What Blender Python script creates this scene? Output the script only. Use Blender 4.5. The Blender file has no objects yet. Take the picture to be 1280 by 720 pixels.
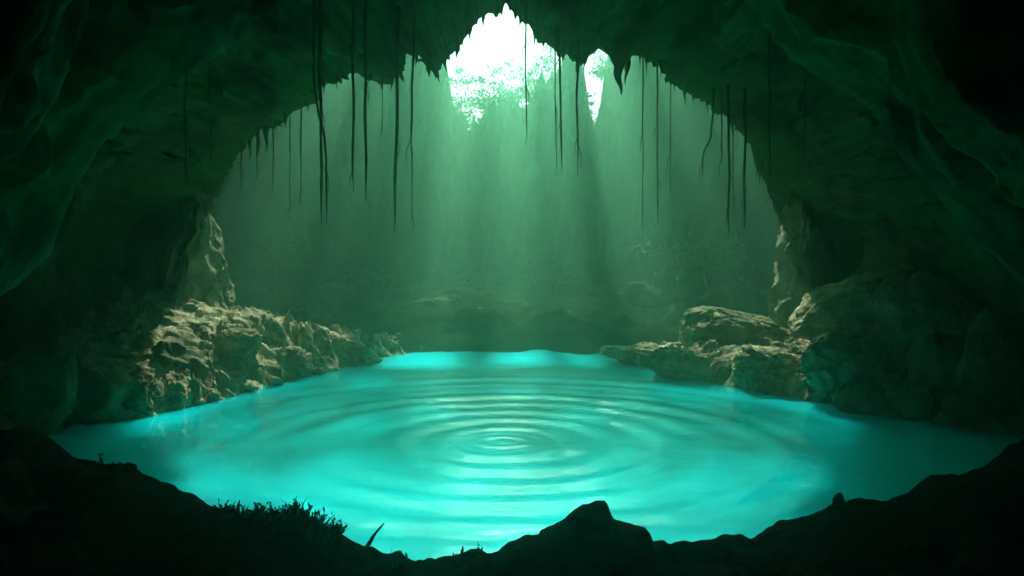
import bpy, math, random
import numpy as np

random.seed(7)
rng = np.random.default_rng(11)
S = bpy.context.scene
COL = S.collection
F = 1108.0            # focal length in photo pixels
HY = 300.0            # horizon row
CZ = 4.0              # eye height

def at(px, py, d):
    return ((px - 640.0) / F * d, d, CZ - (py - HY) / F * d)

WL = np.array([(16, -9.9), (18.1, -9.5), (20.9, -7.75), (24, -6.75), (27.2, -5.4), (30.4, -4.4), (32, -3.6), (33.5, -2.5)])
WR = np.array([(16, 11.4), (18.1, 10.5), (18.5, 9.9), (19.7, 8.8), (20.6, 8.2), (23.3, 6.5), (25.8, 4.95), (29.5, 3.6), (31, 3.2), (33, 2.8)])
SCREEN_GAPS = [(-3.1, 1.35), (.2, .95), (5.3, .95), (-6.4, .5), (2.4, .35), (8.2, .3), (-9.2, .35)]
SCREEN_T = -.01
# ------------------------------------------------------------------ noise
_P = np.random.default_rng(3).permutation(512)
_G = np.random.default_rng(4).normal(size=(512, 3)); _G /= np.linalg.norm(_G, axis=1)[:, None]
_R = np.random.default_rng(5).random((512, 3))
def _h(i, j, k):
    return _P[(_P[(_P[i & 511] + j) & 511] + k) & 511]
def perlin(p):
    p = np.asarray(p, float); i = np.floor(p).astype(int); f = p - i
    u = f * f * f * (f * (f * 6 - 15) + 10)
    out = 0
    for a in (0, 1):
        for b in (0, 1):
            for c in (0, 1):
                g = _G[_h(i[:, 0] + a, i[:, 1] + b, i[:, 2] + c)]
                w = (u[:, 0] if a else 1 - u[:, 0]) * (u[:, 1] if b else 1 - u[:, 1]) * (u[:, 2] if c else 1 - u[:, 2])
                out = out + w * ((f[:, 0] - a) * g[:, 0] + (f[:, 1] - b) * g[:, 1] + (f[:, 2] - c) * g[:, 2])
    return out * 1.6
def fbm(p, o=4, lac=2.03, gain=.5):
    p = np.asarray(p, float); s = 0; a = 1
    for q in range(o):
        s = s + a * perlin(p + 17.3 * q); p = p * lac; a *= gain
    return s
def ridged(p, o=4, gain=.5):
    p = np.asarray(p, float); s = 0; a = 1
    for q in range(o):
        s = s + a * (1 - 2 * np.abs(perlin(p + 9.1 * q))); p = p * 2.05; a *= gain
    return s
def worley(p):
    p = np.asarray(p, float); i = np.floor(p).astype(int)
    f1 = np.full(len(p), 9.0); f2 = np.full(len(p), 9.0); idv = np.zeros(len(p))
    for a in (-1, 0, 1):
        for b in (-1, 0, 1):
            for c in (-1, 0, 1):
                hh = _h(i[:, 0] + a, i[:, 1] + b, i[:, 2] + c)
                q = np.stack([i[:, 0] + a, i[:, 1] + b, i[:, 2] + c], 1) + _R[hh]
                dd = np.linalg.norm(q - p, axis=1)
                m = dd < f1
                f2 = np.where(m, f1, np.minimum(f2, dd)); idv = np.where(m, _R[hh, 0], idv); f1 = np.where(m, dd, f1)
    return f1, f2, idv

def facets(p):
    """every cell of a broken-rock pattern is its own tilted flat piece: returns height, distance to the crack"""
    p = np.asarray(p, float); i = np.floor(p).astype(int)
    f1 = np.full(len(p), 9.0); f2 = np.full(len(p), 9.0); hgt = np.zeros(len(p))
    for a in (-1, 0, 1):
        for b in (-1, 0, 1):
            for c in (-1, 0, 1):
                hh = _h(i[:, 0] + a, i[:, 1] + b, i[:, 2] + c)
                q = np.stack([i[:, 0] + a, i[:, 1] + b, i[:, 2] + c], 1) + _R[hh]
                dv = p - q; dd = np.linalg.norm(dv, axis=1)
                hc = (_R[hh, 0] - .5) * .7 + (dv * (_R[(hh + 37) & 511] - .5)).sum(1) * 1.5
                m = dd < f1
                f2 = np.where(m, f1, np.minimum(f2, dd)); hgt = np.where(m, hc, hgt); f1 = np.where(m, dd, f1)
    return hgt, f2 - f1
# ------------------------------------------------------------------ helpers
def link(name, v, f, mat=None, parent=None, smooth=True):
    me = bpy.data.meshes.new(name)
    me.from_pydata([tuple(map(float, q)) for q in v], [], [tuple(int(x) for x in q) for q in f])
    if smooth:
        me.polygons.foreach_set('use_smooth', [True] * len(me.polygons))
    if mat: me.materials.append(mat)
    me.update()
    o = bpy.data.objects.new(name, me); COL.objects.link(o)
    if parent is not None: o.parent = parent
    return o
def empty(name, loc=(0, 0, 0)):
    o = bpy.data.objects.new(name, None); o.location = loc; COL.objects.link(o); return o
def tag(o, label=None, cat=None, group=None, kind=None):
    if label: o['label'] = label
    if cat: o['category'] = cat
    if group: o['group'] = group
    if kind: o['kind'] = kind
    return o
def grid_faces(nr, nc):
    r = np.arange(nr - 1)[:, None]; c = np.arange(nc - 1)[None, :]
    a = (r * nc + c).ravel()
    return np.stack([a, a + 1, a + nc + 1, a + nc], 1)
def origin_to(o, loc):
    """move a mesh object's origin to loc, keeping it where it stands"""
    me = o.data; n = len(me.vertices); co = np.empty(n * 3); me.vertices.foreach_get('co', co)
    co = co.reshape(-1, 3) - np.array(loc); me.vertices.foreach_set('co', co.ravel()); me.update(); o.location = loc

# ------------------------------------------------------------------ materials
def nmat(name):
    m = bpy.data.materials.new(name); m.use_nodes = True
    nt = m.node_tree; b = nt.nodes['Principled BSDF']
    return m, nt, b
def nd(nt, t, **kw):
    n = nt.nodes.new(t)
    for k, v in kw.items():
        if k in n.inputs: n.inputs[k].default_value = v
        else: setattr(n, k, v)
    return n
def rock_mat(name, dark, light, moss, moss_amt=.5, scale=1.0, bump=.5, rough=.85, streak=1.0, spec=.12):
    m, nt, b = nmat(name); L = nt.links.new
    geo = nd(nt, 'ShaderNodeNewGeometry')
    mp = nd(nt, 'ShaderNodeMapping'); mp.inputs['Scale'].default_value = (scale, scale, scale * streak)
    L(geo.outputs['Position'], mp.inputs['Vector'])
    n1 = nd(nt, 'ShaderNodeTexNoise', Scale=1.3, Detail=9.0, Roughness=.65); L(mp.outputs[0], n1.inputs['Vector'])
    n2 = nd(nt, 'ShaderNodeTexNoise', Scale=.55, Detail=6.0, Roughness=.6); L(mp.outputs[0], n2.inputs['Vector'])
    n3 = nd(nt, 'ShaderNodeTexNoise', Scale=9.0, Detail=8.0, Roughness=.7); L(mp.outputs[0], n3.inputs['Vector'])
    vo = nd(nt, 'ShaderNodeTexVoronoi', Scale=5.5, feature='DISTANCE_TO_EDGE'); L(mp.outputs[0], vo.inputs['Vector'])
    r1 = nd(nt, 'ShaderNodeValToRGB'); r1.color_ramp.elements[0].position = .38; r1.color_ramp.elements[1].position = .66
    r1.color_ramp.elements[0].color = (*dark, 1); r1.color_ramp.elements[1].color = (*light, 1)
    L(n1.outputs['Fac'], r1.inputs['Fac'])
    r2 = nd(nt, 'ShaderNodeValToRGB'); r2.color_ramp.elements[0].position = .62 - .3 * moss_amt; r2.color_ramp.elements[1].position = .75 - .3 * moss_amt
    L(n2.outputs['Fac'], r2.inputs['Fac'])
    mx = nd(nt, 'ShaderNodeMix', data_type='RGBA'); L(r2.outputs[0], mx.inputs[0]); L(r1.outputs[0], mx.inputs[6]); mx.inputs[7].default_value = (*moss, 1)
    sp = nd(nt, 'ShaderNodeMapRange'); L(n3.outputs['Fac'], sp.inputs[0]); sp.inputs[1].default_value = .3; sp.inputs[2].default_value = .7; sp.inputs[3].default_value = .45; sp.inputs[4].default_value = 1.4
    mu = nd(nt, 'ShaderNodeMix', data_type='RGBA', blend_type='MULTIPLY'); mu.inputs[0].default_value = 1
    L(mx.outputs[2], mu.inputs[6]); L(sp.outputs[0], mu.inputs[7]); L(mu.outputs[2], b.inputs['Base Color'])
    b.inputs['Roughness'].default_value = rough
    b.inputs['Specular IOR Level'].default_value = spec
    bp = nd(nt, 'ShaderNodeBump', Strength=bump, Distance=.12); L(n1.outputs['Fac'], bp.inputs['Height'])
    bp2 = nd(nt, 'ShaderNodeBump', Strength=bump, Distance=.035); L(n3.outputs['Fac'], bp2.inputs['Height']); L(bp.outputs[0], bp2.inputs['Normal'])
    bp3 = nd(nt, 'ShaderNodeBump', Strength=bump * .35, Distance=.03); L(vo.outputs[0], bp3.inputs['Height']); L(bp2.outputs[0], bp3.inputs['Normal'])
    L(bp3.outputs[0], b.inputs['Normal'])
    return m
M = {}
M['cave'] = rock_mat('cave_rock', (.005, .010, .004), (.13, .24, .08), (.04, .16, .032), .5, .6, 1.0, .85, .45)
M['near'] = rock_mat('shadow_black_rock', (.007, .008, .006), (.019, .022, .014), (.009, .017, .006), .4, 1.2, .6, .9)  # backlit blackness of the near shore is put into this colour
M['bank'] = rock_mat('pale_limestone', (.24, .24, .13), (.58, .61, .35), (.13, .17, .06), .4, 2.2, 1.2, .85)
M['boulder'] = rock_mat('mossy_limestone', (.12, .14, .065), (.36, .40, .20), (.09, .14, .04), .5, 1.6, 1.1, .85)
M['dboulder'] = rock_mat('shaded_limestone', (.06, .075, .035), (.22, .26, .13), (.06, .10, .03), .5, 1.6, .7, .85)  # darker copy of the limestone, shade put into the colour
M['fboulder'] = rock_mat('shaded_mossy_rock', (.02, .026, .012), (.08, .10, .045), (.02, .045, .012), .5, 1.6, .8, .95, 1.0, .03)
M['cliff'] = rock_mat('overgrown_cliff', (.02, .035, .016), (.07, .10, .05), (.025, .06, .02), .7, .7, .7, .9, .5)
M['ground'] = rock_mat('muddy_ground', (.006, .010, .004), (.022, .032, .014), (.008, .02, .005), .55, 1.3, .6, 1.0, 1.0, 0.0)

def plain(name, col, var=.35, rough=.8, scale=6., trans=0):
    m, nt, b = nmat(name); L = nt.links.new
    geo = nd(nt, 'ShaderNodeNewGeometry')
    n = nd(nt, 'ShaderNodeTexNoise', Scale=scale, Detail=5.0); L(geo.outputs['Position'], n.inputs['Vector'])
    r = nd(nt, 'ShaderNodeValToRGB'); r.color_ramp.elements[0].position = .3; r.color_ramp.elements[1].position = .7
    r.color_ramp.elements[0].color = (*[c * (1 - var) for c in col], 1); r.color_ramp.elements[1].color = (*[c * (1 + var) for c in col], 1)
    L(n.outputs['Fac'], r.inputs['Fac']); L(r.outputs[0], b.inputs['Base Color'])
    b.inputs['Roughness'].default_value = rough; b.inputs['Specular IOR Level'].default_value = .25
    bp = nd(nt, 'ShaderNodeBump', Strength=.4, Distance=.02); L(n.outputs['Fac'], bp.inputs['Height']); L(bp.outputs[0], b.inputs['Normal'])
    return m
M['root'] = plain('aerial_root_bark', (.035, .04, .022), .5, .85, 9)
M['leaf'] = plain('leaf_green', (.04, .09, .025), .5, .6, 3)
M['blade'] = plain('dark_blades', (.012, .022, .008), .5, .7, 5)
M['log'] = plain('bleached_wood', (.16, .15, .10), .4, .85, 8)

# water: milky turquoise pool
m, nt, b = nmat('turquoise_water'); L = nt.links.new
geo = nd(nt, 'ShaderNodeNewGeometry')
n = nd(nt, 'ShaderNodeTexNoise', Scale=.25, Detail=3.0); L(geo.outputs['Position'], n.inputs['Vector'])
r = nd(nt, 'ShaderNodeValToRGB'); r.color_ramp.elements[0].color = (.0, .62, .70, 1); r.color_ramp.elements[1].color = (.001, .74, .83, 1)
r.color_ramp.elements[0].position = .3; r.color_ramp.elements[1].position = .7
L(n.outputs['Fac'], r.inputs['Fac']); L(r.outputs[0], b.inputs['Base Color'])
b.inputs['Roughness'].default_value = .09; b.inputs['IOR'].default_value = 1.2
b.inputs['Subsurface Weight'].default_value = .75; b.inputs['Subsurface Radius'].default_value = (.12, 1.0, 1.0); b.inputs['Subsurface Scale'].default_value = 3.6
mp = nd(nt, 'ShaderNodeMapping'); mp.inputs['Scale'].default_value = (.8, 2.6, 1); L(geo.outputs['Position'], mp.inputs['Vector'])
n2 = nd(nt, 'ShaderNodeTexNoise', Scale=1.5, Detail=4.0, Roughness=.5); L(mp.outputs[0], n2.inputs['Vector'])
bp = nd(nt, 'ShaderNodeBump', Strength=.25, Distance=.03); L(n2.outputs['Fac'], bp.inputs['Height']); L(bp.outputs[0], b.inputs['Normal'])
M['water'] = m

# ------------------------------------------------------------------ the cave shell (rows of outlines lofted along the view depth)
TH = np.radians(np.linspace(-70, 250, 1500))
def outline(pts):
    a = []; 
    for x, y in pts:
        t = math.degrees(math.atan2(HY - y, x - 640)); 
        if t < -90: t += 360
        a.append((t, math.hypot(x - 640, HY - y)))
    a.sort()
    return np.interp(np.degrees(TH), [q[0] for q in a], [q[1] for q in a])
B = outline([(235, 1400), (236, 520), (245, 440), (262, 385), (268, 350), (258, 320), (254, 290), (262, 262), (278, 225), (292, 200), (300, 186), (320, 168), (345, 150),
    (375, 132), (398, 112), (420, 95), (440, 84), (456, 92), (470, 99), (487, 103), (497, 92), (508, 66), (517, 62), (527, 82), (543, 92), (560, 77), (580, 52), (600, 24), (620, 15), (632, 3),
    (645, 18), (660, 30), (672, 52), (695, 58), (715, 76), (728, 79), (738, 66), (750, 58), (765, 62), (780, 68), (795, 68), (815, 75), (835, 90), (850, 108), (880, 125), (905, 142),
    (925, 162), (945, 188), (955, 222), (972, 270), (978, 300), (966, 340), (968, 385), (975, 440), (1010, 520), (1015, 1400)])
A = outline([(-190, 1400), (-180, 560), (-90, 440), (-10, 365), (40, 322), (70, 262), (102, 222), (126, 186), (150, 160), (200, 118), (250, 84), (300, 50), (340, 18), (380, -20), (450, -62), (560, -92),
    (640, -100), (760, -85), (860, -40), (940, 2), (1000, 58), (1050, 98), (1100, 140), (1114, 186), (1150, 226), (1185, 262), (1220, 305), (1262, 345), (1310, 395), (1400, 500), (1440, 1400)])
C = outline([(-330, 1400), (-320, 620), (-200, 420), (-60, 290), (10, 190), (52, 110), (74, 60), (100, 8), (140, -70), (240, -160), (420, -230), (640, -260), (900, -225), (1050, -150), (1140, -60), (1165, 20),
    (1188, 90), (1210, 130), (1280, 230), (1420, 380), (1560, 620), (1570, 1400)])
D = outline([(-500, 1600), (-480, 700), (-330, 420), (-120, 240), (-14, 150), (4, 80), (26, 10), (60, -90), (200, -280), (420, -380), (640, -410), (900, -370), (1090, -250), (1190, -90), (1206, 10), (1222, 60), (1290, 150),
    (1420, 260), (1700, 600), (1740, 1600)])
th = TH
deg = np.degrees(TH)
# teeth of the far lip
tt = np.stack([deg * 1.1, 0 * deg, 0 * deg], 1)
up = np.clip(np.sin(TH) * 1.6, 0, 1)
teeth = (np.clip(ridged(tt * .55, 3) - .2, 0, None) * 8 + np.clip(perlin(tt * 1.4 + 4.), .0, None) ** 1.3 * 16) * up * np.clip(.35 + 1.5 * perlin(tt * .21 + 8.), .05, 1.5) + fbm(tt * .9, 3) * 2.2 + fbm(tt * .3 + 3, 2) * 3.5
sc = lambda r, d: r * d / F
E_r = 9.0 / np.maximum(.45, np.abs(np.cos(TH)) + .55 * np.abs(np.sin(TH)))
E_r = np.where(TH > 0, np.maximum(7.0, 0 * TH + 8.0), 8.0)
keys = []   # (depth, radius, tooth weight, noise weight)
rB, rA, rC, rD = sc(B, 23), sc(A, 13), sc(C, 10.6), sc(D, 6.6)
bul = lambda a, b_, t, k: a * (1 - t) + b_ * t + k
keys += [(-7, E_r * .15, 0, .3), (-6.2, E_r, 0, .8), (0, E_r * 1.02, 0, 1), (4.5, E_r * .98, 0, 1), (5.6, rD + 1.3, 0, .8), (6.6, rD, 0, .35), (7.4, rD + .7, 0, .8),
         (8.9, bul(rD, rC, .7, 1.3), 0, 1), (9.5, rC + .8, 0, .9), (9.9, rC + .3, 0, .6), (10.6, rC, 0, .4), (11.0, rC + 1.1, 0, .8), (11.7, rA + 1.1, 0, .8), (12.1, rA + .38, 0, .55), (13, rA, .35, .25), (13.5, rA + .7, 0, .7), (14.6, bul(rA, rB, .1, 2.0), 0, 1),
         (17.3, bul(rA, rB, .42, 2.5), 0, 1), (20, bul(rA, rB, .72, 1.8), 0, 1), (21.6, bul(rA, rB, .88, 1.0), 0, .9), (22.2, rB + .45, .25, .5), (22.75, rB + .1, .8, .15), (23, rB, 1, .1), (23.3, rB + .15, .7, .15), (24, rB + .7, .2, .5), (26, rB + 2.6, 0, .8),
         (26.6, rB + 4.5, 0, .8), (26.9, rB * 0 + 22, 0, .3)]
kd = np.array([k[0] for k in keys]); kr = np.array([k[1] for k in keys]); kt = np.array([k[2] for k in keys]); kn = np.array([k[3] for k in keys])
BACK = -2.0 + 12.5 * np.clip(1 - np.sin(TH) * 1.12, 0, 1)     # the legs of the far lip stand further back than its crown
def lip_d(px, py):
    return 21 + 12.5 * min(1, max(0, 1 - math.sin(math.atan2(HY - py, px - 640)) * 1.12))
def shell_rows(d0, d1, step):
    ds = [d0]
    d = d0
    while d < d1 - 1e-6:
        st = step * (.45 if min(abs(d - 23), abs(d - 13), abs(d - 6.6), abs(d - 10.6)) < 1.0 else 1)
        d = min(d1, d + st); ds.append(d)
    return np.array(ds)
def shell(d0, d1, step):
    ds = shell_rows(d0, d1, step)
    P = []
    for d in ds:
        j = min(max(np.searchsorted(kd, d) - 1, 0), len(kd) - 2)
        t = (d - kd[j]) / (kd[j + 1] - kd[j]); ts = t * t * (3 - 2 * t) if not (23.9 < d) else t
        r = kr[j] * (1 - ts) + kr[j + 1] * ts
        tw = kt[j] * (1 - t) + kt[j + 1] * t; nw = kn[j] * (1 - t) + kn[j + 1] * t
        ds_ = BACK * min(1, max(0, (d - 14) / 9)); r = r * (1 + ds_ / max(d, 1))
        r = r - teeth * tw * (d + ds_) / F
        x = np.cos(TH) * r; z = CZ + np.sin(TH) * r
        p = np.stack([x, d + ds_, z], 1)
        q = p * np.array([.33, .33, .2])
        nz = fbm(q, 3) * .95 + (ridged(p * np.array([.55, .55, .2]) + 5, 4) - .4) * .42 + (ridged(p * np.array([1.7, 1.4, .35]) + 15, 4) - .4) * .15 + fbm(p * np.array([3.2, 2.6, 1.4]), 3) * .09
        r2 = r - nz * nw
        yy = d + ds_ + fbm(p * .8 + 31, 3) * .25 * np.clip(nw, .15, 1)
        p = np.stack([np.cos(TH) * r2, yy, np.maximum(CZ + np.sin(TH) * r2, -1.6)], 1)
        P.append(p)
    P = np.array(P)
    return P.reshape(-1, 3), grid_faces(len(ds), len(TH))
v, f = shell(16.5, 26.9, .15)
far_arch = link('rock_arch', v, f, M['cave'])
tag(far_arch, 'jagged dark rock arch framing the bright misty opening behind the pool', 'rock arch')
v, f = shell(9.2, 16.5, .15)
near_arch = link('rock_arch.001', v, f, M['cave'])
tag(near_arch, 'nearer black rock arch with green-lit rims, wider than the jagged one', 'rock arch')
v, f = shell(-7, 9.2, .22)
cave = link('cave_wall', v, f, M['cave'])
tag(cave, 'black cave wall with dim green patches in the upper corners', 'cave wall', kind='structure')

# stalactites along the far lip: parts of the arch
def stalactite(px, py, h, w, d, parent, seed):
    x, y, z = at(px, py, d); hh = h * d / F; ww = w * d / F
    nr, nc = 14, 12; V = []
    for i in range(nr):
        t = i / (nr - 1)
        rad = ww * .5 * ((1 - t) ** 1.25 * .92 + .05) * (1 + .5 * max(0, .12 - t) / .12)
        cx = perlin(np.array([[t * 2, seed, .5]]))[0] * ww * .25
        for j in range(nc):
            a = 2 * math.pi * j / nc
            k = 1 + .35 * perlin(np.array([[math.cos(a) * 1.2 + seed, math.sin(a) * 1.2, t * 3.5]]))[0]
            V.append((x + cx + math.cos(a) * rad * k, y + math.sin(a) * rad * k * .9, z + .35 * ww - t * (hh + .35 * ww)))
    Fc = []
    for i in range(nr - 1):
        for j in range(nc): Fc.append((i * nc + j, i * nc + (j + 1) % nc, (i + 1) * nc + (j + 1) % nc, (i + 1) * nc + j))
    Fc.append(tuple(range((nr - 1) * nc, nr * nc)))
    return link('stalactite', V, Fc, M['cave'], parent)
st = [(421, 86, 26, 9), (428, 84, 16, 6), (463, 88, 16, 12), (478, 90, 22, 14), (489, 94, 20, 12), (520, 70, 14, 8), (536, 84, 12, 16), (545, 84, 16, 14), (556, 74, 16, 12), (571, 60, 14, 9), (588, 38, 14, 8), (604, 22, 12, 8),
      (650, 20, 14, 9), (668, 40, 16, 9), (704, 60, 16, 12), (722, 70, 22, 14), (731, 70, 18, 10), (757, 55, 14, 7), (776, 72, 46, 30), (783, 72, 34, 16), (768, 70, 22, 14), (800, 62, 22, 6), (808, 66, 30, 6), (826, 78, 18, 8), (842, 96, 20, 8),
      (857, 106, 26, 9), (866, 112, 20, 6), (884, 122, 20, 8), (917, 148, 22, 10), (946, 182, 40, 16), (951, 196, 34, 14), (333, 156, 34, 12), (322, 164, 40, 9), (356, 142, 18, 10), (384, 122, 18, 10), (312, 174, 30, 8), (405, 102, 16, 8)]
for i, (x, y, h, w) in enumerate(st):
    stalactite(x, y - 4, h + 4, w, lip_d(x, y) - .1 + .2 * math.sin(i * 2.4), far_arch, i * 3.7)

# ------------------------------------------------------------------ water
xs = np.arange(-17, 17.01, .07); ys = np.arange(8, 36.01, .07)
X, Y = np.meshgrid(xs, ys); p = np.stack([X.ravel(), Y.ravel(), 0 * X.ravel()], 1)
cx, cy = -.12, 17.6
wob = fbm(p * .6, 2) * .12
R = np.hypot(p[:, 0] - cx, p[:, 1] - cy) + wob
env = np.clip((R - .2) / 1.2, 0, 1) * np.exp(-(np.clip(R - 4.8, 0, None) / 2.2) ** 2)
z = .015 * np.sin(2 * math.pi * R / .98) * env + .007 * np.sin(2 * math.pi * R / .36) * np.exp(-(R / 1.1) ** 2)
z += .010 * np.sin(2 * math.pi * (R / 1.35 + .3)) * np.exp(-((R - 6.5) / 2.2) ** 2)
z += fbm(p * np.array([.5, 1.5, 1]) + 7, 3) * .006
z += fbm(p * np.array([.8, 3.2, 1]) + 3, 2) * .005 * np.clip((15.5 - p[:, 1]) / 3, 0, 1)
p[:, 2] = z
water = link('water', p, grid_faces(len(ys), len(xs)), M['water'])
tag(water, kind='structure')

# ------------------------------------------------------------------ ground: pool bed and far shore
xs = np.arange(-30, 30.01, .25); ys = np.arange(-7, 66.01, .25)
X, Y = np.meshgrid(xs, ys); p = np.stack([X.ravel(), Y.ravel(), 0 * X.ravel()], 1)
edge = 31.7 + fbm(p * np.array([.55, 0, 0]), 4) * 1.1 - .012 * p[:, 0] ** 2
up = np.clip(p[:, 1] - edge, -4, 40)
z = np.where(up > 0, .06 * up + .55 * (1 - np.exp(-up / .8)), up * .5)
z = np.maximum(z, -1.7)
z += np.where(up > 0, (fbm(p * .45, 4) * .45 + (ridged(p * 1.3, 4) - .5) * .2 + (.5 - worley(p * np.array([.9, .9, 0]))[0]) * .5) * np.clip(up / 2, 0, 1), 0)
p[:, 2] = z
ground = link('ground', p, grid_faces(len(ys), len(xs)), M['ground'])
tag(ground, kind='structure')

# ------------------------------------------------------------------ doline: cliff behind, with a notched rim
def rimH(x):  # narrow slots are added to the rim to shape the sun shafts
    h = 24.2 + fbm(np.stack([x * .9, 0 * x + 3, 0 * x], 1), 4) * .6
    def slot(c, w, z, h):
        return np.where(np.abs(x - c) < w, np.minimum(h, z + (np.abs(x - c) / w) ** 2.2 * 5 + fbm(np.stack([x * 1.1, 0 * x, 0 * x + c], 1), 5, 2.2, .55) * 1.5), h)
    h = slot(-.5, 5.2, 13.6, h)
    h = slot(-2.9, 1.6, 11.4, h)
    h = slot(.5, .8, 12.4, h)
    h = slot(5.3, 1.1, 11.8, h)
    h = slot(-6.3, .5, 15.0, h)
    h = slot(8.0, .35, 16.0, h)
    h = slot(-8.8, .4, 16.0, h)
    return h
xb = np.concatenate([np.linspace(-10, 10, 420)])
leftside = [(-22, 30), (-21.5, 36), (-20.5, 44), (-18, 51), (-14, 56)]
rightside = [(-x, y) for x, y in leftside][::-1]
plan = []
def seg(pts, n):
    pts = np.array(pts, float); t = np.linspace(0, len(pts) - 1, n); return np.stack([np.interp(t, range(len(pts)), pts[:, 0]), np.interp(t, range(len(pts)), pts[:, 1])], 1)
plan = np.concatenate([seg(leftside + [(-10.05, 59.2)], 130), np.stack([xb, 60 - .008 * xb ** 2], 1), seg([(10.05, 59.2)] + rightside, 130)])
H = np.where(np.abs(plan[:, 0]) <= 10.02, rimH(plan[:, 0]), 23.5 + fbm(np.stack([plan[:, 0], plan[:, 1], 0 * plan[:, 0]], 1) * .4, 3))
cen = np.array([0, 40.0]); out = plan - cen; out /= np.linalg.norm(out, axis=1)[:, None]
rows = []
nv = 90
for i in range(nv):
    t = i / (nv - 1)
    zz = -1 + t * (H + 1)
    q = np.stack([plan[:, 0], plan[:, 1], zz], 1)
    off = fbm(q * np.array([.22, .22, .12]), 4) * 1.5 + (ridged(q * np.array([.6, .6, .22]), 3) - .4) * .6
    off *= np.where(t > .93, 0.35, 1)
    base = (1 - t) ** 3 * -3.0
    rows.append(np.stack([plan[:, 0] + out[:, 0] * (off + base), plan[:, 1] + out[:, 1] * (off + base), zz], 1))
rows.append(np.stack([plan[:, 0] + out[:, 0] * 4, plan[:, 1] + out[:, 1] * 4, H], 1))
cliff = link('cliff', np.concatenate(rows), grid_faces(nv + 1, len(plan)), M['cliff'])
tag(cliff, kind='structure')

# added unseen roof with openings, shaping the sun into shafts and pool light
xs = np.arange(-26, 26.01, .14); ys = np.arange(29, 64.01, .2)
X, Y = np.meshgrid(xs, ys); p = np.stack([X.ravel(), Y.ravel(), 0 * X.ravel()], 1)
wx = p[:, 0] + fbm(p * np.array([.5, .18, 0]), 3) * .35
foot = p[:, 1] - 20.8 / math.tan(math.radians(38))            # where the sun through this spot reaches the water
openv = np.zeros(len(p), bool)
for c, hw in SCREEN_GAPS:
    openv |= (foot > 28 + 1.5 * perlin(p * .5)) & (np.abs(wx - c) < hw * (1 + .25 * perlin(p * np.array([0, .35, 0]) + c)))
fine = fbm(p * np.array([3.3, 2.3, 0]) + 50, 2)
wl_ = np.interp(foot, WL[:, 0], WL[:, 1]); wr_ = np.interp(foot, WR[:, 0], WR[:, 1])
shore = ((p[:, 0] < wl_ + .2) | (p[:, 0] > wr_ - .1)) & (foot > 17.5) & (foot < 29.5) & (np.abs(p[:, 0]) < 10)
pool = (foot < 26.5 + perlin(p * .7) * .8) & (np.abs(p[:, 0]) < 10.5)
openv |= (fine > np.where(shore, -.3, 9.0)) | (pool & (fine > SCREEN_T - .17 * np.clip((21 - foot) / 5, 0, 1)))
openv &= (p[:, 1] > 33) & (p[:, 1] < 62.6)
zz = 20.8 + (p[:, 1] < 57) * 0 + fbm(p * .3, 3) * .5 + np.clip(52 - p[:, 1], 0, 6) * .25 + np.clip(p[:, 1] - 57, 0, 9) * .35
Fq = grid_faces(len(ys), len(xs)); keep = openv[Fq].sum(axis=1) < 3
v1 = np.column_stack([p[:, 0], p[:, 1], zz]); v2 = v1 + np.array([0, 0, .5])
me_f = np.concatenate([Fq[keep], Fq[keep][:, ::-1] + len(p)])
used = np.unique(me_f); remap = -np.ones(2 * len(p), int); remap[used] = np.arange(len(used))
sun_screen = link('unseen_sun_screen', np.concatenate([v1, v2])[used], remap[me_f], M['cliff'])
tag(sun_screen, kind='structure')

# ------------------------------------------------------------------ banks at the water's edge
def bank(side, W, caps, x0, x1, y0, y1, name, lab, mat, rub):
    xs = np.arange(x0, x1 + .001, .036); ys = np.arange(y0, y1 + .001, .05)
    X, Y = np.meshgrid(xs, ys); p = np.stack([X.ravel(), Y.ravel(), 0 * X.ravel()], 1)
    wl = np.interp(p[:, 1], W[:, 0], W[:, 1]); dist = (p[:, 0] - wl) * side + fbm(p * np.array([.9, .9, 0]) + 2, 3) * .3
    cap = np.interp(p[:, 1], [c[0] for c in caps], [c[1] for c in caps])
    z = np.where(dist > 0, cap * np.tanh(1.0 * dist / np.maximum(cap, .05)), dist * .9)
    wgt = np.clip((dist + .35) / .8, 0, 1)
    q2 = p * np.array([1, 1, 0])
    wq = np.stack([fbm(q2 * 1.6, 3), fbm(q2 * 1.6 + 20, 3), 0 * z], 1) * .22
    h1, c1 = facets(q2 * 1.15 + wq); h2, c2 = facets(q2 * 2.7 + 11 + wq * 2); h3, c3 = facets(q2 * 6.2 + 23 + wq * 3); h4, c4 = facets(q2 * 13. + 31)
    rub = rub * np.clip(.75 + 1.3 * fbm(q2 * .7 + 70, 2), .35, 1.5)
    z += wgt * rub * (h1 * .52 - np.clip(.12 - c1, 0, 1) * 1.1 + h2 * .25 - np.clip(.12 - c2, 0, 1) * .45 + h3 * .11 - np.clip(.1 - c3, 0, 1) * .2 + h4 * .045 + fbm(p * 3.2, 4) * .05)
    # push sideways a little so lumps overhang
    p[:, 0] += wgt * fbm(p * 2.6 + 40, 3) * .07; p[:, 1] += wgt * fbm(p * 2.6 + 60, 3) * .08
    p[:, 2] = z
    o = link(name, p, grid_faces(len(ys), len(xs)), M[mat]); origin_to(o, (float(np.interp((y0 + y1) / 2, W[:, 0], W[:, 1])), (y0 + y1) / 2, 0))
    tag(o, lab, 'rock bank')
    return o
bank(-1, WL, [(16, .7), (19, .9), (22, 1.2), (24.5, 1.6), (26.5, 2.1), (28.2, 1.75), (30, .75), (32, .4), (34, .1)], -12, -2.2, 17, 33.5, 'rubble_bank', 'sunlit rubble slope of pale craggy limestone beside the left water edge', 'bank', .85)
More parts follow.
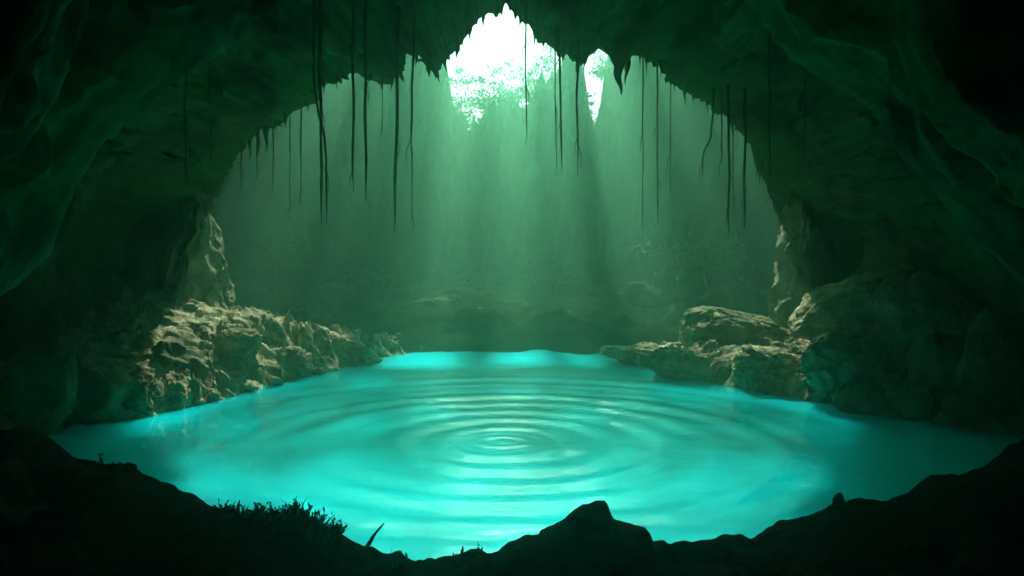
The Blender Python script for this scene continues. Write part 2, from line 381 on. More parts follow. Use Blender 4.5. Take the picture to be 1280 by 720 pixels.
bank(1, WR, [(16, .4), (20, .5), (24, .8), (27, 1.0), (29, .6), (31, .25), (33, .1)], 2.4, 13, 16, 32.5, 'rubble_bank.001', 'low rubble shore of pale broken stones at the foot of the big boulders', 'bank', .7)

# ------------------------------------------------------------------ boulders
def ico(sub):
    import bmesh
    bm = bmesh.new(); bmesh.ops.create_icosphere(bm, subdivisions=sub, radius=1)
    V = np.array([q.co[:] for q in bm.verts]); Fc = [[w.index for w in q.verts] for q in bm.faces]; bm.free(); return V, Fc
ICO = {s: ico(s) for s in (3, 4, 5, 6)}
def boulder(name, c, s, rot, seed, mat, craggy=.5, sub=5, planes=9):
    """c: centre of the base, s: half sizes; craggy 0 = smooth slab, 1 = broken rubble"""
    if sub == 5 and mat in ('bank', 'boulder') and c[1] < 29: sub = 6
    V, Fc = ICO[sub]; V = V.copy(); r0 = np.random.default_rng(seed)
    for k in range(planes):                                # chop flat facets
        nrm = r0.normal(size=3); nrm /= np.linalg.norm(nrm); h = r0.uniform(.55, .85)
        dd = V @ nrm - h; V -= np.clip(dd, 0, None)[:, None] * nrm[None] * .92
    off = seed * 3.1
    nrm = V / np.linalg.norm(V, axis=1)[:, None]
    n1 = fbm(V * 1.5 + off, 4) * (.10 + .08 * craggy)
    wv = np.stack([fbm(V * 2 + off, 3), fbm(V * 2 + off + 9, 3), fbm(V * 2 + off + 19, 3)], 1) * .2
    h1, c1 = facets(V * 2.2 + off + wv); n2 = (h1 * .17 - np.clip(.12 - c1, 0, 1) * .45) * craggy
    h2, c2 = facets(V * 5.5 + off + wv * 2); n3 = (h2 * .075 - np.clip(.1 - c2, 0, 1) * .18) * craggy
    h3, c3 = facets(V * 13. + off); n3 = n3 + h3 * .026 * craggy
    n4 = (ridged(V * np.array([3, 3, 1.6]) + off, 4) - .3) * .035 + fbm(V * 11 + off, 3) * .012 * (1 + craggy)
    V = V + nrm * (n1 + n2 + n3 + n4)[:, None]
    V = V * np.array(s)
    rx, ry, rz = [math.radians(a) for a in rot]
    Rx = np.array([[1, 0, 0], [0, math.cos(rx), -math.sin(rx)], [0, math.sin(rx), math.cos(rx)]])
    Ry = np.array([[math.cos(ry), 0, math.sin(ry)], [0, 1, 0], [-math.sin(ry), 0, math.cos(ry)]])
    Rz = np.array([[math.cos(rz), -math.sin(rz), 0], [math.sin(rz), math.cos(rz), 0], [0, 0, 1]])
    V = V @ (Rz @ Ry @ Rx).T
    o = link(name, V, Fc, M[mat]); o.location = c
    return o
def rock(px, py, w, h, d, rot, seed, mat, lab, craggy=.5, depth=None, name='boulder', sub=5, group=None, cat='boulder'):
    """px, py: photo centre; w, h: photo size; d: distance"""
    x, y, z = at(px, py, d); k = d / F
    o = boulder(name, (x, y, z), (w * k * .56, (depth if depth else w * k * .5), h * k * .56), rot, seed, mat, craggy, sub)
    return tag(o, lab, cat, group)
rock(805, 447, 90, 24, 28.8, (0, 4, 10), 1, 'bank', 'flat pale rock where the right shore tapers out into the pool', .9)
rock(868, 462, 100, 50, 26.0, (0, 18, 20), 2, 'bank', 'bright craggy rock beside the water between two darker boulders', 1.0)
rock(930, 418, 130, 62, 28.2, (0, 8, -10), 3, 'boulder', 'mossy dome boulder at the back of the right shore', .45)
rock(880, 425, 80, 44, 28.6, (0, -12, 15), 33, 'boulder', 'small mossy boulder leaning against the mossy dome boulder', .7)
rock(962, 466, 104, 72, 23.9, (0, 22, 12), 4, 'bank', 'craggy pitted boulder standing in the water below the mossy dome', 1.0)
rock(1046, 470, 96, 96, 22.0, (0, 20, -8), 5, 'bank', 'tall pitted boulder with a pale foot, below the tilted slab', 1.0)
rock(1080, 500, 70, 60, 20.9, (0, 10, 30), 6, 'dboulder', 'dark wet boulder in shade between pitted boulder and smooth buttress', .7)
rock(1072, 395, 165, 72, 23.8, (8, -28, 8), 7, 'bank', 'tilted smooth slab propped above the pitted boulders', .4)
rock(1146, 425, 120, 150, 22.2, (-12, 14, 10), 8, 'bank', 'large smooth rounded buttress of rock beside the tilted slab', .32)
rock(1180, 470, 84, 96, 20.3, (0, 28, 0), 9, 'boulder', 'leaning wedge rock at the foot of the smooth buttress', .3)
rock(1142, 508, 34, 46, 19.8, (0, 26, 10), 10, 'bank', 'small pointed pale rock at the water in front of the wedge rock', .9, sub=4)
rock(1212, 512, 60, 34, 19.0, (0, 8, 10), 12, 'dboulder', 'low dark rock at the waterline near the photo edge', .7, sub=4)
rock(1250, 455, 110, 170, 19.4, (0, -6, 10), 11, 'boulder', 'tall dark boulder rising against the right cave wall', .15)
# left
rock(442, 446, 60, 36, 28.6, (0, 10, 0), 15, 'bank', 'rounded dark-fronted boulder at the low end of the rubble slope', .7)
rock(372, 452, 46, 30, 26.0, (0, 14, 0), 40, 'bank', 'knobbly boulder halfway along the foot of the rubble slope', 1.0)
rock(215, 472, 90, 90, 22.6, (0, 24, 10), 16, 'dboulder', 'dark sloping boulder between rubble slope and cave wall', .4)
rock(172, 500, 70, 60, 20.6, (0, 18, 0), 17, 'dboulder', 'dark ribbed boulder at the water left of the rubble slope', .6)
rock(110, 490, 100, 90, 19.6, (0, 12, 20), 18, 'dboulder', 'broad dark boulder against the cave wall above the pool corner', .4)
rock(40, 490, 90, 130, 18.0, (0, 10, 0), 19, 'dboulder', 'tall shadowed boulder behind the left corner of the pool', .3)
rock(300, 430, 50, 40, 24.6, (0, 20, 0), 41, 'bank', 'largest lump sitting midway up the rubble slope', 1.0)
for i, (px, py, w, h, d, lab) in enumerate([
        (247, 503, 22, 13, 21.6, 'pale stone farthest from the arch of those below the rubble slope'),
        (262, 494, 26, 16, 22.1, 'chunky pale stone just behind the outermost stone of the rubble slope'),
        (285, 492, 22, 11, 22.7, 'flat pale stone in the water, third along the rubble slope foot'),
        (312, 484, 20, 11, 23.4, 'small pale stone at the water below the middle lump'),
        (345, 478, 24, 10, 24.4, 'long flat pale stone at the rubble slope waterline'),
        (398, 465, 18, 9, 26.3, 'tiny pale stone near the knobbly boulder at the water')]):
    rock(px, py, w, h, d, (0, 8 * i, 20 * i), 50 + i, 'bank', lab, .8, name='stone', sub=4, cat='stone', group='pale stones at the rubble slope waterline')

# ------------------------------------------------------------------ near shore in shadow
crest_px = np.array([(-400, 440), (-200, 500), (0, 540), (40, 545), (62, 547), (80, 568), (130, 580), (165, 588), (200, 605), (270, 636), (300, 642), (380, 652), (430, 672), (460, 688), (490, 693), (510, 703), (540, 701), (560, 695), (600, 690),
    (660, 688), (800, 686), (870, 677), (940, 672), (960, 661), (1000, 646), (1040, 633), (1060, 631), (1130, 622), (1160, 601), (1230, 586), (1260, 562), (1290, 548), (1500, 480), (1700, 440)])
DC = 9.0
xs = np.arange(-9.5, 9.51, .04); ys = np.concatenate([np.arange(-6, 4, .2), np.arange(4, 11.6, .05)])
X, Y = np.meshgrid(xs, ys); p = np.stack([X.ravel(), Y.ravel(), 0 * X.ravel()], 1)
cz = CZ - (np.interp(p[:, 0] / DC * F + 640, crest_px[:, 0], crest_px[:, 1]) - HY) / F * DC
dy = p[:, 1] - DC
z = np.where(dy > 0, cz - dy * (.55 + .25 * cz) - dy ** 2 * .3, cz + dy * .16 - .05 * dy ** 2 * np.exp(dy / 3))
z = np.maximum(z, np.where(dy > 0, -1.2, .15))
f1, f2, idv = worley(p * np.array([1.4, 1.4, 0]) + fbm(p * 1.2, 2)[:, None] * .3)
nz = fbm(p * .7, 4) * .3 + (.55 - f1) * .4 * idv
near_w = np.clip(np.abs(dy) / 1.2, 0, 1)
z += nz * near_w + (fbm(p * 3.0, 4) * .045 + np.clip(ridged(p * 2.2 + 3, 3) - .5, 0, 1) * .05)
p[:, 2] = z
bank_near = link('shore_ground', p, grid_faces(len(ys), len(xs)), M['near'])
tag(bank_near, 'black rocky shore in shadow along the front of the pool', kind='structure')
def profile_rock(name, pts, base_py, d, depth, seed, mat, lab, cat='boulder', flute=0):
    """a rock with a given skyline and a rounded front and back, at its own distance"""
    pts = np.array(pts, float); n = 90; m_ = 41
    s_ = np.linspace(pts[0, 0], pts[-1, 0], n); top = np.interp(s_, pts[:, 0], pts[:, 1])
    V = []
    x0, y0, z0 = at(pts[:, 0].mean(), base_py, d)
    for i in range(n):
        X_, _, Zt = at(s_[i], top[i], d); Zb = at(0, base_py, d)[2] - .35
        for j in range(m_):
            a = math.pi * j / (m_ - 1); c_, q_ = math.cos(a), math.sin(a) ** .45
            endw = min(1, 2.2 * min(i, n - 1 - i) / (n - 1) + .25)
            V.append((X_, d + depth * c_ * endw * (1.15 - .3 * q_), Zb + (Zt - Zb) * q_))
    V = np.array(V); nz = fbm(V * 2.4 + seed, 4) * .10; f1, f2, q = worley(V * 2.2 + seed)
    if flute:
        fl = ridged(V * np.array([1.5, 1.5, .33]) + seed, 3); V[:, 1] -= fl * flute; V[:, 0] += fbm(V * np.array([1.2, 1.2, .9]) + seed + 3, 4) * .28; hf, cf = facets(V * np.array([1.8, 1.8, .9]) + seed); V[:, 1] += hf * .35; hf, cf = facets(V * 4.5 + seed); V[:, 1] += hf * .12
    V[:, 1] += nz * 1.4 + (.5 - f1) * .16; V[:, 0] += fbm(V * 3 + seed + 9, 3) * .04; V[:, 2] += fbm(V * 3.5 + seed + 4, 4) * .03
    o = link(name, V, grid_faces(n, m_), M[mat]); origin_to(o, (x0, d, z0)); return tag(o, lab, cat)
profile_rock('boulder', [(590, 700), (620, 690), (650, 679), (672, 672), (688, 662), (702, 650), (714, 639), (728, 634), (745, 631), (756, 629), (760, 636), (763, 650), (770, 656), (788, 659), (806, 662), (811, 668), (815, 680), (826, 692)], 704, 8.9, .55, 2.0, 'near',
    'black hunched boulder with a notched top on the shadowed near shore')
profile_rock('rock_column', [(960, 420), (966, 385), (970, 350), (975, 325), (980, 296), (985, 268), (989, 236), (995, 230), (1004, 250), (1016, 300), (1030, 360), (1040, 420)], 424, 30.2, 1.6, 5.0, 'boulder',
    'fluted rock column at the right foot of the jagged arch', 'rock column', flute=.34)
profile_rock('rock_column', [(206, 420), (214, 380), (224, 330), (234, 280), (244, 246), (254, 236), (262, 252), (266, 290), (271, 322), (279, 350), (289, 380), (298, 420)], 424, 29.5, 1.6, 9.0, 'boulder',
    'fluted rock column at the left foot of the jagged arch', 'rock column', flute=.34)
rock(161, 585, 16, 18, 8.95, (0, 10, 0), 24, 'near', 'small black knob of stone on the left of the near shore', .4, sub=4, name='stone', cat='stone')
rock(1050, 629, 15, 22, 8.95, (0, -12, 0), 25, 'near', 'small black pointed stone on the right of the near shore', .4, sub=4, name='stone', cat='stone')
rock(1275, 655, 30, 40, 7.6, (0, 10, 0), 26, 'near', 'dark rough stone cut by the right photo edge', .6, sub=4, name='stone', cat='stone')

# grass and small plants on the near shore
def crest_point(px, back=0.0):
    py = np.interp(px, crest_px[:, 0], crest_px[:, 1]); return at(px, py, DC)
def blades(px0, px1, n, hmin, hmax, lean, seed, lab, name='grass_tuft', cat='grass tuft'):
    r0 = np.random.default_rng(seed); V = []; Fc = []
    mx = (px0 + px1) / 2; bx, by, bz = crest_point(mx)
    for i in range(n):
        px = r0.uniform(px0, px1); x, y, z = crest_point(px); y += r0.uniform(-.3, .15); z -= .06
        h = r0.uniform(hmin, hmax) * DC / F + .06; w = r0.uniform(.011, .022) ; a = r0.uniform(0, math.pi)
        lx = lean * h + r0.normal() * .22 * h; ly = r0.normal() * .2 * h
        b0 = len(V); ns = 4
        for k in range(ns + 1):
            t = k / ns; ww = w * (1 - t ** 1.6) + .002
            c_ = np.array([x + lx * t * t, y + ly * t * t, z + h * t * (1 - .12 * t)])
            dx, dyv = math.cos(a) * ww, math.sin(a) * ww
            V += [c_ - [dx, dyv, 0] - [bx, by, bz], c_ + [dx, dyv, 0] - [bx, by, bz]]
        for k in range(ns): Fc.append((b0 + 2 * k, b0 + 2 * k + 1, b0 + 2 * k + 3, b0 + 2 * k + 2))
        # leaflets make the silhouettes thick and uneven
        if r0.random() < .6:
            for k in range(5):
                t = r0.uniform(.2, .9); c_ = np.array([x + lx * t * t, y + ly * t * t, z + h * t]); s_ = r0.uniform(.012, .03); e = np.array([r0.normal(), r0.normal() * .6, abs(r0.normal()) + .4]); e /= np.linalg.norm(e)
                b0 = len(V); pr = np.array([-e[2], 0, e[0]]) * s_ * .4
                V += [c_ - pr * .3 - [bx, by, bz], c_ + e * s_ + pr - [bx, by, bz], c_ + e * s_ * 2.2 - [bx, by, bz], c_ + e * s_ - pr - [bx, by, bz]]; Fc.append((b0, b0 + 1, b0 + 2, b0 + 3))
    o = link(name, V, Fc, M['blade'], smooth=False); o.location = (bx, by, bz)
    return tag(o, lab, cat)
blades(278, 318, 46, 4, 17, 0, 1, 'sparse black grass tuft at the upper end of the grassy ridge')
blades(316, 352, 90, 5, 16, 0, 2, 'dense low black grass tuft next to the spiky plant')
blades(345, 368, 80, 6, 18, .1, 3, 'black grass tuft touching the spiky plant from its upper side')
blades(362, 374, 44, 16, 30, 0, 4, 'tallest spiky black plant standing up from the grassy ridge', 'spiky_plant', 'plant')
blades(374, 400, 80, 8, 22, .15, 5, 'black grass tuft on the downhill side of the spiky plant')
blades(398, 425, 50, 5, 18, .5, 6, 'black grass tuft leaning toward the water, lowest on the ridge')
blades(484, 512, 16, 3, 11, .1, 7, 'few short black grass blades at the low point of the near shore', 'grass', 'grass').__setitem__('kind', 'stuff')
blades(560, 610, 14, 2, 6, .1, 8, 'stubble of tiny black blades before the hunched boulder', 'grass', 'grass').__setitem__('kind', 'stuff')
blades(100, 150, 14, 2, 6, .1, 9, 'stubble of tiny black blades beside the small black knob of stone', 'grass', 'grass').__setitem__('kind', 'stuff')

def tube(pts, rads, nseg=8):
    pts = np.array(pts, float); V = []; Fc = []; n = len(pts)
    for i in range(n):
        t = pts[min(i + 1, n - 1)] - pts[max(i - 1, 0)]; t /= np.linalg.norm(t) + 1e-9
        a = np.cross(t, [0, 1, 0.13]); a /= np.linalg.norm(a) + 1e-9; b_ = np.cross(t, a)
        for j in range(nseg):
            w = 2 * math.pi * j / nseg; V.append(pts[i] + (a * math.cos(w) + b_ * math.sin(w)) * rads[i])
    for i in range(n - 1):
        for j in range(nseg): Fc.append((i * nseg + j, i * nseg + (j + 1) % nseg, (i + 1) * nseg + (j + 1) % nseg, (i + 1) * nseg + j))
    Fc.append(tuple(range(nseg))[::-1]); Fc.append(tuple(range((n - 1) * nseg, n * nseg)))
    return V, Fc
def stick(name, pl, r0, r1, mat, lab, cat):
    n = 12; P = np.array(pl, float); t = np.linspace(0, len(P) - 1, n)
    Q = np.stack([np.interp(t, range(len(P)), P[:, k]) for k in range(3)], 1)
    V, Fc = tube(Q - Q[0], np.linspace(r0, r1, n), 7)
    o = link(name, V, Fc, M[mat]); o.location = Q[0]; return tag(o, lab, cat)
stick('twig', [at(452, 694, 9.0), at(460, 682, 9.05), at(468, 668, 9.15), at(480, 654, 9.2)], .035, .006, 'blade', 'longest thin twig sticking up over the water from the ridge', 'twig')
stick('twig', [at(410, 672, 9.0), at(418, 662, 9.05), at(422, 654, 9.1)], .028, .006, 'blade', 'short thick twig just downhill of the leaning grass', 'twig')
stick('twig', [at(420, 676, 9.0), at(428, 664, 9.05), at(434, 655, 9.1)], .022, .006, 'blade', 'middle twig between the short thick one and the longest one', 'twig')

# ------------------------------------------------------------------ hanging roots
def root(px0, py0, px1, py1, w, d, lab, kink=None, taper=.55, group='roots hanging from the cave ceiling'):
    ld = lip_d(px0, py0 if py0 > 0 else 120)
    d = d - 1.5 if d < 21 else d - 3 if d < 24 else ld - .2 if d < 26.5 else ld + 1.2
    k = d / F; n = 46; P = []; Rr = []
    sd = px0 * .37 + d
    for i in range(n):
        t = i / (n - 1); py = py0 + (py1 - py0) * t
        px = px0 + (px1 - px0) * t
        if kink:
            px = np.interp(py, [q[1] for q in kink], [q[0] for q in kink])
        wb = perlin(np.array([[t * 5, sd, 1.]]))[0] * w * .35
        x, y, z = at(px + wb, py, d); y += perlin(np.array([[t * 4, sd, 8.]]))[0] * .06
        P.append((x, y, z)); kn = perlin(np.array([[t * 22, sd, 4.]]))[0]
        Rr.append(max(.006, w * k * .5 * (1 - (1 - taper) * t) * (1 + .22 * kn) * (1 if t < .9 else (1 - (t - .9) / .1 * .75))))
    P = np.array(P); V, Fc = tube(P - P[0], Rr, 8)
    o = link('hanging_root', V, Fc, M['root']); o.location = P[0]
    tag(o, lab, 'hanging root', group)
    # hair roots: thin side strands
    r0 = np.random.default_rng(int(abs(px0) * 7 + d))
    for q in range(2 if w > 2.5 else 1):
        i0 = r0.integers(n // 2, n - 2); L_ = r0.uniform(.2, .6); s0 = P[i0] - P[0]
        dirx = r0.choice([-1, 1]) * r0.uniform(.02, .12)
        pts = [s0 + np.array([dirx * min(1, t * 2.2), .02 * t, -L_ * t]) for t in np.linspace(0, 1, 7)]
        a, b_ = tube(pts, np.linspace(.012, .004, 7), 4); link('rootlet', a, b_, M['root'], o)
    return o
T = -150
root(394, T, 408, 278, 4.5, 22.5, 'kinked root crossing behind its straight neighbour, outermost of the dark roots', [(394, T), (392, 60), (393, 110), (398, 145), (404, 165), (407, 200), (408, 278)])
root(402, T, 402, 280, 6.0, 22.3, 'thick straight root paired with the kinked root', [(401, T), (400, 100), (402, 200), (402, 280)])
root(441, T, 443, 240, 5.0, 22.8, 'straight root ending just above its near twin, left of the tilted longest one', [(442, T), (441, 90), (442, 240)])
root(457, T, 457, 250, 5.5, 22.8, 'straight root between two others, closest to the left side of the longest one', [(456, T), (457, 90), (457, 250)])
root(500, T, 493, 290, 6.0, 22.2, 'longest thick root tilting slightly, reaching lowest of all')
root(517, T, 515, 196, 4.5, 22.6, 'curved root hanging beside the longest one, ending in a thread', [(518, T), (517, 60), (514, 110), (515, 140), (514, 196)])
root(515, 190, 515, 276, 1.6, 22.6, 'hair-thin thread continuing below the curved root')
root(658, T, 658, 180, 2.6, 23.5, 'slender root crossing the brightest part of the opening', [(658, T), (657, 80), (658, 140), (659, 172), (656, 180)])
root(694, 20, 697, 220, 2.0, 23.3, 'thin strand clinging to the root right of the bright gap', [(694, 20), (694, 120), (696, 220)])
root(698, T, 702, 218, 4.0, 23.2, 'dark root with a thin strand beside it, right of the bright gap', [(699, T), (700, 80), (700, 150), (702, 218)])
root(724, T, 722, 220, 4.2, 23.2, 'dark solitary root left of the big stalactite, ending over the misty back', [(724, T), (723, 80), (721, 120), (722, 220)])
root(804, 20, 803, 285, 2.2, 27.6, 'pale long root close behind the big stalactite')
root(821, 30, 822, 280, 2.6, 27.8, 'pale long root second from the big stalactite, behind the lip')
root(838, 60, 838, 252, 1.6, 28.0, 'faintest hair root among the pale ones by the big stalactite')
root(891, 90, 879, 222, 3.0, 25.0, 'hooked root bending sideways before its hanging tip', [(893, 90), (891, 150), (888, 172), (880, 188), (879, 195), (878, 222)])
root(902, 90, 902, 205, 2.6, 24.8, 'short thin root next to the hooked root')
root(911, 60, 911, 292, 4.2, 24.6, 'thick dark root, lower-hanging of the pair by the right pillar', [(910, 60), (911, 180), (911, 292)])
root(932, 60, 930, 286, 4.6, 24.4, 'thick dark root closest to the right pillar')
root(916, 140, 917, 270, 1.5, 26.6, 'hair-thin strand between the two thick roots by the right pillar')
root(303, 120, 301, 236, 2.6, 27.2, 'short pale root nearest to the left pillar')
root(376, 90, 376, 258, 2.2, 27.2, 'pale thin root just outside the kinked dark root')
root(341, 120, 341, 240, 1.8, 27.4, 'faint thread between the left pillar and the pale thin root')
root(363, 100, 362, 275, 1.6, 27.6, 'faint thread directly beside the pale thin root')
root(322, 130, 321, 226, 2.0, 27.3, 'short faint thread second from the left pillar')
root(232, 30, 231, 232, 2.6, 20.0, 'dark root against the left cave wall in front of the pillar')
root(262, 10, 263, 214, 2.2, 20.5, 'thin dark root hanging before the left pillar top')
root(962, -10, 962, 240, 3.0, 22.0, 'dark root hanging in front of the right pillar')
root(1007, 10, 1006, 200, 2.4, 19.5, 'dark root against the right cave wall beyond the pillar')
root(478, 60, 478, 168, 1.6, 25.5, 'very thin short root between the twin roots and the longest one')

# ------------------------------------------------------------------ far shore: rocks, logs, shrubs in the mist
def ground_z(x, d):
    up_ = max(0, d - 31.9 + .012 * x * x); return .06 * up_ + .55 * (1 - math.exp(-up_ / .8))
far = [(352, 362, 60, 40, 38, 'hazy boulder behind the crest of the rubble slope'), (390, 372, 64, 46, 36, 'hazy pale-topped boulder beyond the low end of the rubble slope'), (412, 398, 50, 40, 34.5, 'hazy boulder at the far water beside the rubble slope tip'),
       (462, 380, 70, 40, 38, 'rounded misty boulder under the left light shaft'), (520, 384, 60, 34, 39, 'misty boulder below the brightest shaft'), (566, 376, 56, 30, 41, 'flat misty boulder right of the brightest shaft foot'), (610, 396, 54, 26, 37, 'low misty boulder near the middle of the far shore'),
       (652, 385, 66, 34, 40, 'misty boulder with a flat top at the middle of the far shore'), (700, 400, 50, 26, 36.5, 'low dark boulder at the far waterline'), (748, 382, 60, 40, 39, 'misty boulder left of the shrub under the slanting shaft'), (806, 368, 80, 44, 40, 'broad misty boulder under the slanting shaft'),
       (862, 386, 60, 50, 36, 'dark misty boulder behind the right shore'), (910, 372, 80, 50, 37, 'dark misty boulder next to the right pillar'), (580, 415, 40, 20, 34.2, 'small dark boulder at the far waterline below the bright shaft'), (745, 420, 46, 20, 33.8, 'small dark boulder at the far waterline near the right tip')]
for i, (px, py, w, h, d, lab) in enumerate(far):
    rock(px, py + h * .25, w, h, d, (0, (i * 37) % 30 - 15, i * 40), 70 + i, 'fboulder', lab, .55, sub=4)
def shrub(px, py, w, h, d, n, seed, lab, name='shrub', cat='shrub'):
    r0 = np.random.default_rng(seed); k = d / F; x0, y0, z0 = at(px, py, d); W_, H_ = w * k, h * k
    e = empty(name, (x0, y0, z0)); tag(e, lab, cat, 'shrubs on the far shore')
    V, Fc = [], []; tv, tf = [], []
    nb = 7
    for b_i in range(nb):
        a = r0.uniform(0, 6.28); tip = np.array([math.cos(a) * W_ * .42 * r0.uniform(.4, 1), math.sin(a) * W_ * .35, H_ * r0.uniform(.55, 1)])
        mid = tip * np.array([.4, .4, .62]); pts = [np.zeros(3) - [0, 0, .3], mid * .5, mid, tip]
        t_ = np.linspace(0, 3, 8); Q = np.stack([np.interp(t_, range(4), [q[c] for q in pts]) for c in range(3)], 1)
        a_, b2 = tube(Q, np.linspace(.035, .008, 8), 5); o_ = len(tv); tv += list(a_); tf += [tuple(q + o_ for q in fc) for fc in b2]
        for q in range(n // nb):
            c_ = tip + r0.normal(size=3) * np.array([W_, W_ * .8, H_]) * .13; s_ = r0.uniform(.06, .15); dv = r0.normal(size=3); dv[2] -= .4; dv /= np.linalg.norm(dv); sd = np.cross(dv, r0.normal(size=3)); sd /= np.linalg.norm(sd)
            b0 = len(V); V += [c_ - dv * s_, c_ + sd * s_ * .4, c_ + dv * s_, c_ - sd * s_ * .4]; Fc.append((b0, b0 + 1, b0 + 2, b0 + 3))
    link('foliage', V, Fc, M['leaf'], e, smooth=False); link('stem', tv, tf, M['root'], e)
    return e
for i, (px, py, w, h, d, lab) in enumerate([(345, 345, 60, 70, 40, 'hazy shrub rising behind the rubble slope by the left pillar'), (430, 385, 50, 50, 39, 'hazy shrub left of the leftmost light shaft'), (505, 376, 50, 40, 43, 'misty shrub inside the brightest shaft'), (600, 378, 60, 46, 45, 'misty shrub at the middle of the far shore'),
        (690, 372, 60, 50, 44, 'misty shrub between the centre and the slanting shaft'), (815, 352, 80, 60, 42, 'wide pale shrub caught in the slanting shaft'), (885, 350, 70, 70, 41, 'dark shrub behind the right shore boulders'), (930, 350, 60, 60, 40, 'dark shrub touching the right pillar in the haze')]):
    shrub(px, py + h * .3, w, h, d, 420, 200 + i, lab)
def glow_fade_bush(x, w, h, n, seed, lab):  # added foliage so the bright gap fades softly instead of ending hard
    """an added airy bush on the rim: thick at its foot, thinning to single leaves at the top"""
    r0 = np.random.default_rng(seed); y0 = 60.3 - .008 * x * x; zt = float(rimH(np.array([x]))[0]) - .5
    e = empty('glow_fade_bush', (x, y0, zt)); tag(e, lab, 'bush', 'added bushes softening the rim of the bright gap')
    n = int(n * .8); nc = 46                                  # leaves sit in sprays of uneven size
    tz = np.minimum(r0.exponential(.36, nc), 1.2); cc = np.stack([r0.normal(size=nc) * w * .38 * (1.15 - .35 * tz), r0.normal(size=nc) * .5, tz * h], 1)
    wgt_ = r0.exponential(1, nc) + .15; pick = r0.choice(nc, n, p=wgt_ / wgt_.sum())
    c_ = cc[pick] + r0.normal(size=(n, 3)) * np.array([.21, .2, .11]) * (.5 + wgt_[pick] * .45)[:, None]
    dv = r0.normal(size=(n, 3)); dv /= np.linalg.norm(dv, axis=1)[:, None]; sd = np.cross(dv, r0.normal(size=(n, 3))); sd /= np.linalg.norm(sd, axis=1)[:, None]
    ln = r0.uniform(.07, .17, n)[:, None]
    V = np.stack([c_ - dv * ln, c_ + sd * ln * .42, c_ + dv * ln, c_ - sd * ln * .42], 1).reshape(-1, 3)
    link('foliage', V, np.arange(4 * n).reshape(n, 4), M['leaf'], e, smooth=False)
    for k in range(4):
        tip = np.array([r0.normal() * w * .3, r0.normal() * .3, h * r0.uniform(.5, 1.05)]); t_ = np.linspace(0, 1, 9)[:, None]
        Q = tip * t_ + np.array([.14, .1, 0]) * np.sin(t_ * 5 + k) - np.array([0, 0, .4]) * (1 - t_)
        tv, tf = tube(Q, np.linspace(.035, .006, 9), 5); link('stem', tv, tf, M['root'], e)
    return e
rimx = [(-5.0, 1.3, 2.6, 1500, 'added glow-softening bush on the rim at the left end of the bright gap'), (-3.8, 1.5, 3.0, 2000, 'added glow-softening bush on the rim under the left of the bright gap'), (-2.5, 1.5, 3.2, 2000, 'added glow-softening bush on the rim at the lowest point of the bright gap'), (-1.2, 1.4, 2.6, 1800, 'added glow-softening bush on the rim left of the slender root'),
        (.2, 1.5, 2.8, 2000, 'added glow-softening bush on the rim behind the slender root'), (1.5, 1.4, 2.4, 1800, 'added glow-softening bush on the rim right of the slender root'), (2.8, 1.4, 2.8, 1800, 'added glow-softening bush on the rim behind the root with a thin strand'), (4.2, 1.2, 2.6, 1500, 'added glow-softening bush on the rim left of the separate narrow gap'),
        (5.3, 1.2, 2.8, 1600, 'added glow-softening bush on the rim inside the separate narrow gap'), (6.3, 1.1, 2.2, 1200, 'added glow-softening bush on the rim right of the separate narrow gap')]
for i, (x, w, h, n, lab) in enumerate(rimx):
    glow_fade_bush(x, w, h * .9, int(n * .62), 300 + i, lab)
stick('fallen_branch', [at(346, 258, 40), at(362, 262, 39.6), at(376, 275, 39.4), at(388, 330, 39.2)], .05, .02, 'log', 'thin pale branch arching above the hazy shrub by the left pillar', 'branch')
stick('fallen_log', [at(405, 358, 37.5), at(425, 360, 37.2), at(448, 366, 37)], .16, .09, 'log', 'pale fallen log lying above the hazy boulders left of the shafts', 'log')
stick('fallen_log', [at(664, 425, 35), at(690, 404, 36), at(712, 390, 37)], .10, .05, 'log', 'slanting pale log at the middle of the far shore', 'log')
stick('fallen_log', [at(590, 388, 38), at(612, 388, 37.8), at(640, 392, 37.5)], .12, .07, 'log', 'level pale log on the far shore right of the brightest shaft', 'log')

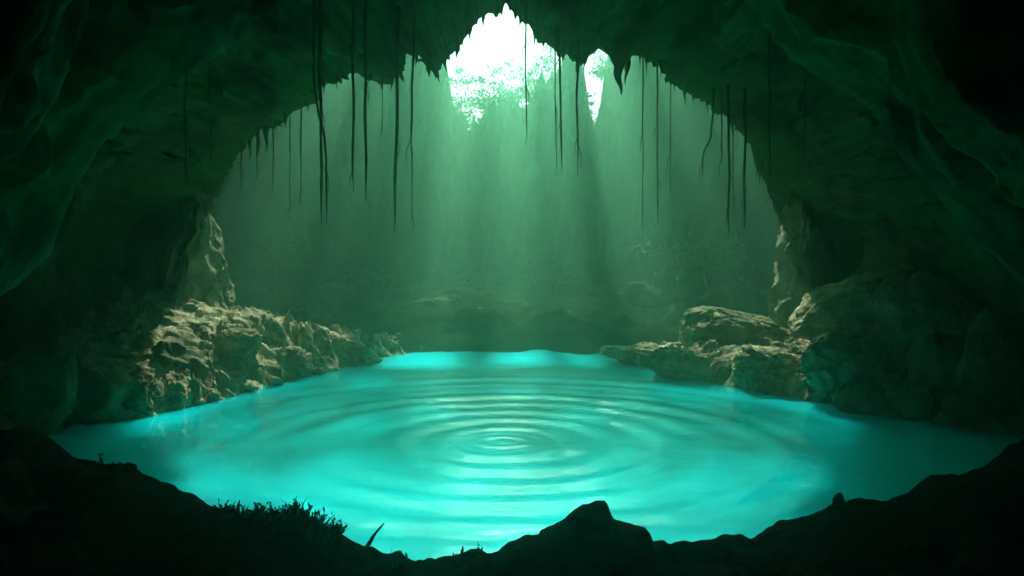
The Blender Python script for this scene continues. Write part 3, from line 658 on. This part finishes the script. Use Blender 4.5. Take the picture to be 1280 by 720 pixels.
# ------------------------------------------------------------------ mist
hv = [(-33, -7.5, -2.8), (33, -7.5, -2.8), (33, 68, -2.8), (-33, 68, -2.8), (-33, -7.5, 27.2), (33, -7.5, 27.2), (33, 68, 27.2), (-33, 68, 27.2)]
hz = link('haze', hv, [(0, 3, 2, 1), (4, 5, 6, 7), (0, 1, 5, 4), (1, 2, 6, 5), (2, 3, 7, 6), (3, 0, 4, 7)], None, smooth=False)
m = bpy.data.materials.new('mist'); m.use_nodes = True; nt = m.node_tree; nt.nodes.clear()
o_ = nt.nodes.new('ShaderNodeOutputMaterial'); pv = nt.nodes.new('ShaderNodeVolumePrincipled')
pv.inputs['Color'].default_value = (.30, .91, .59, 1); pv.inputs['Density'].default_value = .0132; pv.inputs['Anisotropy'].default_value = .86
nt.links.new(pv.outputs[0], o_.inputs['Volume']); hz.data.materials.append(m)
tag(hz, kind='stuff')

# ------------------------------------------------------------------ light, sky, camera
EL = math.radians(38)
w = bpy.data.worlds.new('World'); S.world = w; w.use_nodes = True; nt = w.node_tree
bg = nt.nodes['Background']; sk = nt.nodes.new('ShaderNodeTexSky'); sk.sky_type = 'NISHITA'; sk.sun_disc = False
sk.sun_elevation = EL; sk.sun_rotation = 0.0; nt.links.new(sk.outputs[0], bg.inputs[0]); bg.inputs[1].default_value = .05
sl = bpy.data.lights.new('sun', 'SUN'); sl.energy = 5.0; sl.angle = math.radians(2.0); sl.color = (1, .97, .84)
so = bpy.data.objects.new('sun', sl); COL.objects.link(so); so.rotation_euler = (EL - math.pi / 2, 0, 0); so.location = (0, 60, 50)
cam = bpy.data.cameras.new('camera'); co = bpy.data.objects.new('camera', cam); COL.objects.link(co)
co.location = (0, 0, CZ); co.rotation_euler = (math.pi / 2, 0, 0)
cam.sensor_fit = 'HORIZONTAL'; cam.sensor_width = 36; cam.lens = F / 1280 * 36; cam.shift_y = -(360 - HY) / 1280
cam.clip_start = .05; cam.clip_end = 400
S.camera = co
S.view_settings.view_transform = 'Standard'; S.view_settings.look = 'None'; S.view_settings.gamma = 1; S.view_settings.use_curve_mapping = False
S.view_settings.exposure = 2.1
S.render.engine = 'CYCLES'
cy = S.cycles
cy.use_denoising = True
try: cy.denoiser = 'OPENIMAGEDENOISE'
except Exception: pass
cy.max_bounces = 6; cy.diffuse_bounces = 3; cy.glossy_bounces = 3; cy.volume_bounces = 1; cy.transmission_bounces = 2
cy.caustics_reflective = False; cy.caustics_refractive = False
cy.use_adaptive_sampling = True; cy.adaptive_threshold = .02
